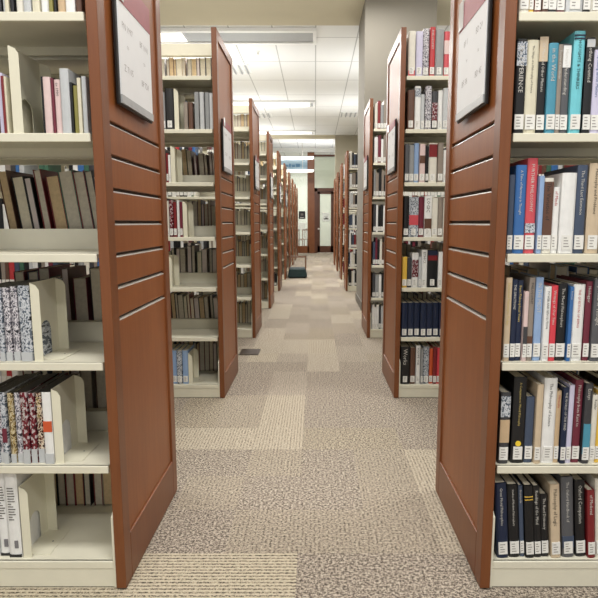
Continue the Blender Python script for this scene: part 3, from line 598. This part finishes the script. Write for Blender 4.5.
# top shelf of the second left case: fore edges toward the aisle side
def fore_row(case, lv, x_a, x_b, y, n, hs, lean, cols, seed, label_tail, wmin=.018, wmax=.04):
    """books standing on the far side of the shelf unit, fore edges toward the camera"""
    r = random.Random(seed); x = x_a; i = 0
    while x < x_b-.01 and i < n:
        w_ = r.uniform(wmin, wmax); w_ = min(w_, x_b-x)
        if w_ < .012: break
        h = r.uniform(*hs); pm = r.choice([PAGE, PAGE2, PAGE3, PAGE3, mat('page_pale', 'ddd2ce', .85)]); col = r.choice(cols)
        word = {'page_block': 'ivory', 'page_block_tan': 'tan', 'page_block_grey': 'greyish', 'page_pale': 'pale'}[pm.name]
        sd = 'first' if case[0] == 'R' else ''
        FR.append((case, lv, x+w_/2, y, w_-.001, h, r.uniform(.15, .2), col, pm, lean, word, i)); x += w_+(0 if r.random() < .8 else .012); i += 1
FR = []
DC = ['black', 'charcoal', 'maroon', 'brown', 'navy', 'green', 'taupe', 'dark red', 'black', 'slate']
# nearest left: far-side rows seen through the open shelves
for lv, lean, n, hs in ((3, -.13, 11, (.235, .275)), (2, -.02, 11, (.21, .25)), (1, 0, 10, (.2, .25)), (0, 0, 10, (.2, .25)), (4, 0, 4, (.18, .22))):
    fore_row(L1, lv, XL-.04-.42 if lv != 4 else XL-.2, XL-.045, RY(1)+.345, n, hs, lean, DC, 10+lv, '', .024, .05)
for lv, lean, n, hs in ((6, 0, 14, (.19, .215)), (5, 0, 8, (.2, .26)), (4, -.06, 12, (.2, .25)), (3, 0, 12, (.2, .25)), (2, 0, 12, (.2, .25)), (1, -.05, 12, (.2, .24)), (0, 0, 12, (.19, .24))):
    if lv == 6: fore_row(L2, 6, XL-.04-.42, XL-.045, RY(2)+.345, 16, (.19, .2), 0, ['cream', 'tan', 'brown', 'charcoal', 'ivory'], 31, '')
    else: fore_row(L2, lv, XL-.04-.4, XL-.045, RY(2)+.345, n, hs, lean, DC, 20+lv, '')
for (case, lv, x, y, w_, h, d, col, pm, lean, word, i) in FR:
    n = len([q for q in FR if q[0] == case and q[1] == lv])
    far = 'behind on' if y > RY(case[1])+.2 else 'on'
    lab = 'book, %s pages outward, %s from the panel, %s %s, %s' % (word, ORDB[min(15, n-1-i)], far, SHN[lv], CASEN[case])
    book(x, y, LV[lv], w_, h, d, col, lab, 'page-out books %s the %s of the %s' % (far, SHN[lv], CASEN[case]), flip=True, lean=lean, pm=pm)
# --- third right bookcase, first books of each shelf
r3 = random.Random(44)
PAL = ['white', 'black', 'light grey', 'white', 'maroon', 'black', 'grey', 'dark red', 'white', 'charcoal', 'taupe', 'black', 'light grey', 'brown', 'slate', 'ivory']
STUFF_C, STUFF_P = MB(), MB()
def stuff_book(x, y, z, w_, h, d, col, flip, lean=0, tagged=False, pm=None):
    M = Matrix.Translation((x, y, z+.001+abs(math.sin(lean))*w_/2)) @ Matrix.Rotation(lean, 4, 'Y')
    book_geo(STUFF_C, STUFF_C, w_, h, d, bm_of(col), pm or random.choice(PAGEM), flip, xf=lambda p: tuple(M @ Vector(p)))
    if tagged:
        b = [(a, q, c) for c in (.012, .05) for q in (-.001, .003) for a in (-w_*.42, w_*.42)]
        STUFF_C.poly([tuple(M @ Vector(p)) for p in b], [(0, 2, 3, 1), (4, 5, 7, 6), (0, 1, 5, 4), (2, 6, 7, 3), (0, 4, 6, 2), (1, 3, 7, 5)], PAPER)
X3 = XR+.048
for lv in range(7):
    x = X3
    for i in range(5):
        w_ = r3.uniform(.018, .036); h = r3.uniform(.2, .27); col = r3.choice(PAL)
        lab = blabel(col, i, lv, ('R', 3))
        if i < 4: book(x+w_/2, RY(3)+.03, LV[lv], w_-.001, h, .18, col, lab, 'books on the %s of the third right bookcase' % SHN[lv])
        else: stuff_book(x+w_/2, RY(3)+.03, LV[lv], w_-.001, h, .18, col, False, tagged=True)
        x += w_
    while x < XR+.5:
        w_ = r3.uniform(.018, .036); stuff_book(x+w_/2, RY(3)+.03, LV[lv], w_-.001, r3.uniform(.2, .27), .18, r3.choice(PAL), False, tagged=True); x += w_
# --- third left bookcase: page-out books
for lv in range(7):
    x = XL-.05-.23; i = 0
    yy = RY(3)+.345; lst = []
    while x < XL-.06:
        w_ = r3.uniform(.02, .04); w_ = min(w_, XL-.045-x); lst.append((x, w_)); x += w_
    for i, (x, w_) in enumerate(lst):
        h = r3.uniform(.19, .24) if lv != 6 else r3.uniform(.18, .2)
        if i < len(lst)-4: stuff_book(x+w_/2, yy, LV[lv], w_-.001, h, .17, r3.choice(DC), True)
        else: book(x+w_/2, yy, LV[lv], w_-.001, h, .17, r3.choice(DC), 'book, pages outward, %s from the panel, %s, third left bookcase' % (ORDB[len(lst)-1-i], SHN[lv]), 'page-out books on the %s of the third left bookcase' % SHN[lv], flip=True, pm=r3.choice(PAGEM[:3]))
# --- everything farther, and the far sides of the full cases, as one countless mass
for k in range(4, 11):
    for lv in range(7):
        x = XL-.045-r3.uniform(.0, .03); xe = XL-.55
        while x > xe:
            w_ = r3.uniform(.02, .045); fl = r3.random() < .85
            stuff_book(x-w_/2, RY(k)+(.345 if fl else .04), LV[lv], w_-.001, r3.uniform(.19, .25) if lv != 6 else .19, .17, r3.choice(DC if fl else PAL), fl, tagged=not fl)
            x -= w_
    if k in (4, 9, 10): continue
    for lv in range(7):
        x = X3
        while x < XR+.55:
            w_ = r3.uniform(.02, .04); stuff_book(x+w_/2, RY(k)+.03, LV[lv], w_-.001, r3.uniform(.2, .27), .17, r3.choice(PAL), False, tagged=True); x += w_
for (k, x0, x1) in ((1, X3, XR+.55), (2, X3, XR+.45)):
    for lv in range(7):
        x = x0
        while x < x1:
            w_ = r3.uniform(.02, .045); stuff_book(x+w_/2, RY(k)+.35, LV[lv], w_-.001, r3.uniform(.21, .27), .19, r3.choice(PAL+['red', 'blue', 'maroon']), True); x += w_
for lv in (4, 5):
    x = XL-.21 if lv == 4 else XL-.05
    while x > XL-.5:
        w_ = r3.uniform(.02, .045); stuff_book(x-w_/2, RY(1)+.35, LV[lv], w_-.001, r3.uniform(.2, .24), .18, r3.choice(DC), True); x -= w_
for (sg, ks, xa, xb) in ((-1, (1, 2, 3, 4), 1.13, 2.4), (1, (1, 2, 3), 1.04, 2.3)):
    for k in ks:
        for lv in range(7):
            x = xa
            while x < xb:
                w_ = r3.uniform(.02, .042)
                if not any(abs(x-q-w_/2) < .05 for q in (abs(XL)+.035+BW/2, )):
                    stuff_book(sg*(x+w_/2), RY(k)+.03, LV[lv], w_-.001, r3.uniform(.2, .27), .18, r3.choice(PAL+['red', 'blue', 'white', 'green']), False, tagged=True)
                x += w_+(.09 if r3.random() < .06 else 0)
o = STUFF_C.build('book', fix=False); o['kind'] = 'stuff'; tag(o, 'distant and back-row books filling the farther shelves on both sides', 'books')
